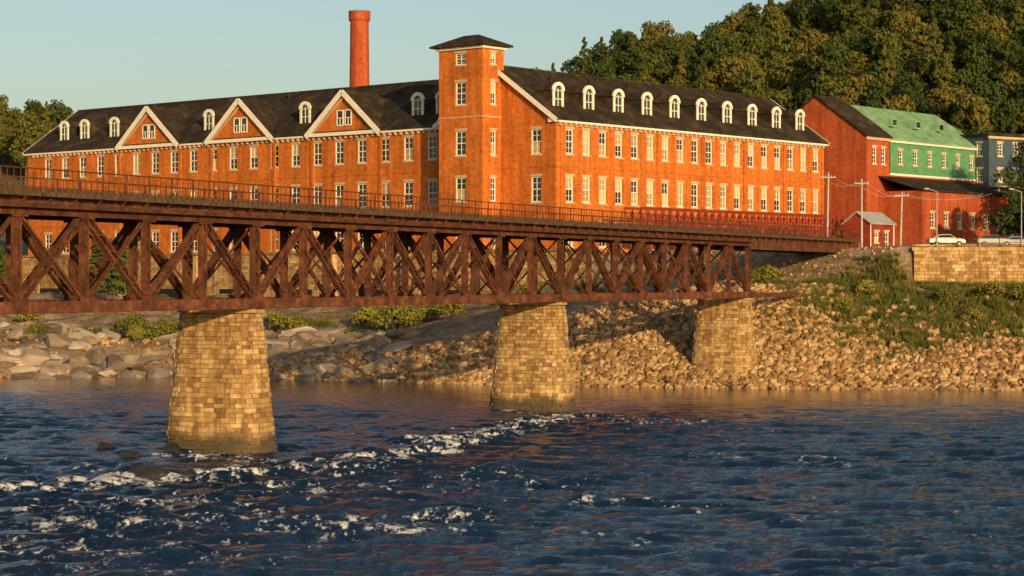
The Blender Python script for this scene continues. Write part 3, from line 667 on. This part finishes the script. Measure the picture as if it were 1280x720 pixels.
for ys in(-HW,HW):
    x0=start*SP; x1=2*SP
    for off in(-.17,.17):
        tb.box(x0,x1,ys+off-.04,ys+off+.04,ZBt-.27,ZBt+.27); tb.box(x0,x1,ys+off-.04,ys+off+.04,ZTp-.25,ZTp+.25)
    tb.box(x0,x1+15,ys-.3,ys+.3,ZBt-.33,ZBt-.275); tb.box(x0,x1,ys-.3,ys+.3,ZTp+.202,ZTp+.255); tb.box(x0,x1,ys-.28,ys+.28,ZTp-.30,ZTp-.255)
    tb.box(x1,x1+15,ys-.1,ys+.1,ZBt-.27,ZBt+.12)
    for s in range(start,2):
        for i in range(NP+1):
            x=s*SP+i*PL
            if i==NP and s<1: continue
            heavy=(i==0 or i==NP); wv=.62 if heavy else .42
            laced((x,ys,ZBt+.2),(x,ys,ZTp-.2),wv,.34)
            for zz in(ZBt,ZTp): 
                for f in(-1,1):
                    tb.box(x-.62,x+.62,ys+f*.232-.012,ys+f*.232+.012,zz-.40 if zz>10 else zz-.2,zz+.19 if zz>10 else zz+.45)
            if i<NP:
                if i%2==0: a,b=(x,ZBt+.15),(x+PL,ZTp-.15)
                else: a,b=(x,ZTp-.15),(x+PL,ZBt+.15)
                laced((a[0],ys,a[1]),(b[0],ys,b[1]),.46,.28)
                if i in(2,3,4,5):
                    c,d=((x,ZTp-.15),(x+PL,ZBt+.15)) if i%2==0 else ((x,ZBt+.15),(x+PL,ZTp-.15))
                    for f in(-.1,.1): tb.beam((c[0],ys+f,c[1]),(d[0],ys+f,d[1]),.05,.13,(0,0,1))
for s in range(start,2):
    for i in range(NP+1):
        x=s*SP+i*PL
        if i==NP and s<1: continue
        tb.box(x-.12,x+.12,-HW+.3,HW-.3,ZBt-.22,ZBt+.2); tb.box(x-.1,x+.1,-HW+.3,HW-.3,ZTp-.22,ZTp+.2)
        tb.beam((x,-HW+.2,ZBt+.3),(x,HW-.2,ZTp-.3),.12,.12); tb.beam((x+.13,HW-.2,ZBt+.3),(x+.13,-HW+.2,ZTp-.3),.12,.12)
        if i<NP:
            tb.beam((x,-HW+.2,ZBt-.1),(x+PL,HW-.2,ZBt-.1),.12,.08); tb.beam((x,HW-.2,ZBt),(x+PL,-HW+.2,ZBt),.12,.08)
            tb.beam((x,-HW+.2,ZTp),(x+PL,HW-.2,ZTp),.12,.08)
x0=start*SP; x1=2*SP+34
for yy in(-1.0,1.0,-HW,HW): tb.box(x0,x1,yy-.1,yy+.1,13.76,14.1)
tb.box(2*SP,x1,-HW-.12,-HW+.12,12.9,13.755); tb.box(2*SP,x1,HW-.12,HW+.12,12.9,13.755)
x=x0; random.seed(3)
while x<x1:
    e=random.uniform(0,.15); dk.box(x,x+.28,-HW-.75-e,HW+.75+e*.5,14.105,14.34); x+=.52
dk.box(x0,x1,-HW-.55,-HW-.30,14.345,14.52); dk.box(x0,x1,HW+.30,HW+.55,14.345,14.52)
dk.box(x0,x1,-HW+.1,HW-.1,14.345,14.40)
for yy in(-.72,.72): tb.box(x0,x1,yy-.04,yy+.04,14.405,14.56)
for yy in(-HW-.68,HW+.68):
    rl.box(x0,x1,yy-.03,yy+.03,15.42,15.49); rl.box(x0,x1,yy-.02,yy+.02,14.95,15.0); 
    x=x0
    while x<x1:
        rl.box(x-.035,x+.035,yy-.036,yy+.036,14.15,15.5); 
        for q in(.5,1.0,1.5): rl.box(x+q-.015,x+q+.015,yy-.012,yy+.012,14.35,15.42)
        tb.beam((x,yy*.98,14.1),(x,math.copysign(HW,yy),13.5),.08,.08); x+=2.0
tb.box(x0,2*SP,-HW-.67,-HW-.43,13.55,13.78)
tb.obj("trusses",[M_rust],br); dk.obj("deck_ties",[M_tie],br); rl.obj("railings",[M_rust],br)
def sup(A,B,th,n=3.6):
    c,s=math.cos(th),math.sin(th); return (A*math.copysign(abs(c)**(2/n),c),B*math.copysign(abs(s)**(2/n),s))
def pier(name,px,seed):
    e=empty(name,(-17+.438*px,122+.899*px,0),BR); r=random.Random(seed); mb=MB(); co=MB()
    zt=8.1; a0,b0=1.2,2.5; a1,b1=1.72,3.2
    def hs(z): f=(zt-z)/zt; f=f+.12*f*f if f>0 else f; return a0+(a1-a0)*f, b0+(b1-b0)*f
    NN=48; tab=[]
    for i in range(721): tab.append(sup(1.4,2.7,2*math.pi*i/720))
    cum=[0]
    for i in range(720): cum.append(cum[-1]+math.dist(tab[i],tab[i+1]))
    per=cum[-1]
    def th_at(l):
        l=l%per; lo=int(np.searchsorted(cum,l,side='right'))-1; lo=min(lo,719); f=(l-cum[lo])/(cum[lo+1]-cum[lo]+1e-9); return 2*math.pi*(lo+f)/720
    zb=-3
    for i in range(NN):
        t0=2*math.pi*i/NN;t1=2*math.pi*(i+1)/NN
        A,B=hs(zb);C,D=hs(zt); k=.07
        p,q=sup(A-k,B-k,t0),sup(A-k,B-k,t1);u,v=sup(C-k,D-k,t0),sup(C-k,D-k,t1)
        co.face([(*p,zb),(*q,zb),(*v,zt),(*u,zt)],0)
    z=-1.2
    while z<zt-.1:
        h=min(r.uniform(.22,.32),zt-z); A,B=hs(z);C,D=hs(z+h); l=r.random()*.5; end=l+per; g=.014
        while l<end-1e-3:
            w=r.uniform(.28,.68)
            if end-(l+w)<.26: w=end-l
            pr=r.uniform(-.02,.09); rr=r.random(); ns=2 if w>.45 else 1
            for si in range(ns):
                la=l+w*si/ns+(g if si==0 else 0); lb=l+w*(si+1)/ns-(g if si==ns-1 else 0)
                t0,t1=th_at(la),th_at(lb)
                if t1<t0: t1+=2*math.pi
                def P(A_,B_,o,th,z_): x,y=sup(A_+o,B_+o,th); return (x,y,z_)
                mb.hexa([P(A,B,pr,t0,z+g),P(A,B,pr,t1,z+g),P(A,B,-.15,t1,z+g),P(A,B,-.15,t0,z+g),P(C,D,pr,t0,z+h-g),P(C,D,pr,t1,z+h-g),P(C,D,-.15,t1,z+h-g),P(C,D,-.15,t0,z+h-g)],0,rr)
            l+=w
        z+=h
    za,zb2,o=zt+.003,zt+.26,.16
    ring=[sup(a0+o,b0+o,2*math.pi*i/NN) for i in range(NN)]
    for i in range(NN):
        j=(i+1)%NN; mb.face([(*ring[i],za),(*ring[j],za),(*ring[j],zb2),(*ring[i],zb2)],0,.6)
    mb.face([(*p,zb2) for p in ring],0,.6); mb.face([(*p,za) for p in ring][::-1],0,.6)
    for yy in(-HW,HW): co.box(-.5,.5,yy-.4,yy+.4,zt+.262,ZBt-.335,1)
    mb.obj("masonry",[M_stone],e); co.obj("core",[M_mortar,M_rust],e)
for i,q in enumerate((-2*SP,-SP,0,SP,2*SP)): pier("stone_bridge_pier",q,i)
ab=MB(); ab.box(14,16.5,-3,3,4,8.3); 
o=ab.obj("stone_abutment",[M_stone]); o.location=(-17+.438*2*SP,122+.899*2*SP,0); o.rotation_euler=(0,0,BR)

fb=empty("red_lattice_footbridge",(5.26,250,0),ROT); mb=MB()
for yy in(-8.2,-5.8):
    mb.box(6,54,yy-.1,yy+.1,15.7,16.0); mb.box(6,54,yy-.1,yy+.1,18.5,18.75)
    for i in range(32):
        x=6+i*1.5; mb.box(x-.06,x+.06,yy-.08,yy+.08,16,18.5)
        mb.beam((x,yy,16),(x+1.5,yy,18.5),.05,.12); mb.beam((x,yy+.06,18.5),(x+1.5,yy+.06,16),.05,.12)
mb.box(6,54,-8.05,-5.95,15.8,15.95)
for x in(8,20,32,44,53): mb.box(x-.2,x+.2,-8.2,-7.8,9,15.7); mb.box(x-.2,x+.2,-6.2,-5.8,9,15.7)
mb.obj("lattice",[M_redsteel],fb)

def pole(x,y,h,lean=0):
    g=float(height(x,y)); e=empty("utility_pole",(x,y,g)); mb=MB(); mb.limb((0,0,-.5),(lean,0,h),.14,.09,10); mb.box(lean*.93-.8,lean*.93+.8,-.06,.06,h*.93,h*.93+.1)
    for u in(-.7,-.3,.3,.7): mb.cyl(lean*.93+u,0,h*.93+.1,h*.93+.3,.05,.04,8)
    mb.obj("post",[M_grey],e); return (x+lean,y,g+h*.95)
pp=[pole(34,225.5,8.2,.15),pole(39.5,236,8.0,0),pole(44.6,240,6.2,0.2)]
wm=MB()
for a,b in((pp[0],pp[1]),(pp[1],pp[2]),(pp[2],(66,290,22))):
    for off in(-.6,.6):
        A=Vector(a)+Vector((off,0,0));B=Vector(b)+Vector((off,0,0)); prev=A
        for i in range(1,11):
            f=i/10; p=A.lerp(B,f)-Vector((0,0,.7*4*f*(1-f))); wm.beam(prev,p,.035,.035); prev=p
wm.obj("power_lines",[M_grey])

# ------------------------------------------------------------ light, sky, camera
EL,AZ=11.0,21.0   # sun azimuth to the right of straight behind the camera
w=bpy.data.worlds.new("World"); scene.world=w; w.use_nodes=True; nt=w.node_tree; bg=nt.nodes["Background"]; sk=nt.nodes.new("ShaderNodeTexSky"); sk.sky_type='NISHITA'; sk.sun_disc=False
sk.sun_elevation=math.radians(EL); sk.sun_rotation=math.radians(180-AZ); sk.air_density=1.0; sk.dust_density=2.0; sk.ozone_density=1.2; nt.links.new(sk.outputs[0],bg.inputs[0]); bg.inputs[1].default_value=.138
sd=bpy.data.lights.new("sun",'SUN'); sd.energy=5.0; sd.angle=math.radians(.5); sd.color=(1,.72,.36); so=bpy.data.objects.new("sun",sd); scene.collection.objects.link(so)
tosun=Vector((math.sin(math.radians(AZ))*math.cos(math.radians(EL)),-math.cos(math.radians(AZ))*math.cos(math.radians(EL)),math.sin(math.radians(EL))))
so.rotation_euler=tosun.to_track_quat('Z','Y').to_euler(); so.location=(0,0,100)
cd=bpy.data.cameras.new("camera"); cam=bpy.data.objects.new("camera",cd); scene.collection.objects.link(cam); cam.location=(0,0,10); cam.rotation_euler=(math.pi/2,0,0)
cd.sensor_width=36; cd.lens=36*2612/1280; cd.shift_y=-10/1280; cd.clip_end=8000; cd.clip_start=.5; scene.camera=cam
scene.view_settings.view_transform='Standard'; scene.view_settings.look='None'; scene.view_settings.exposure=0
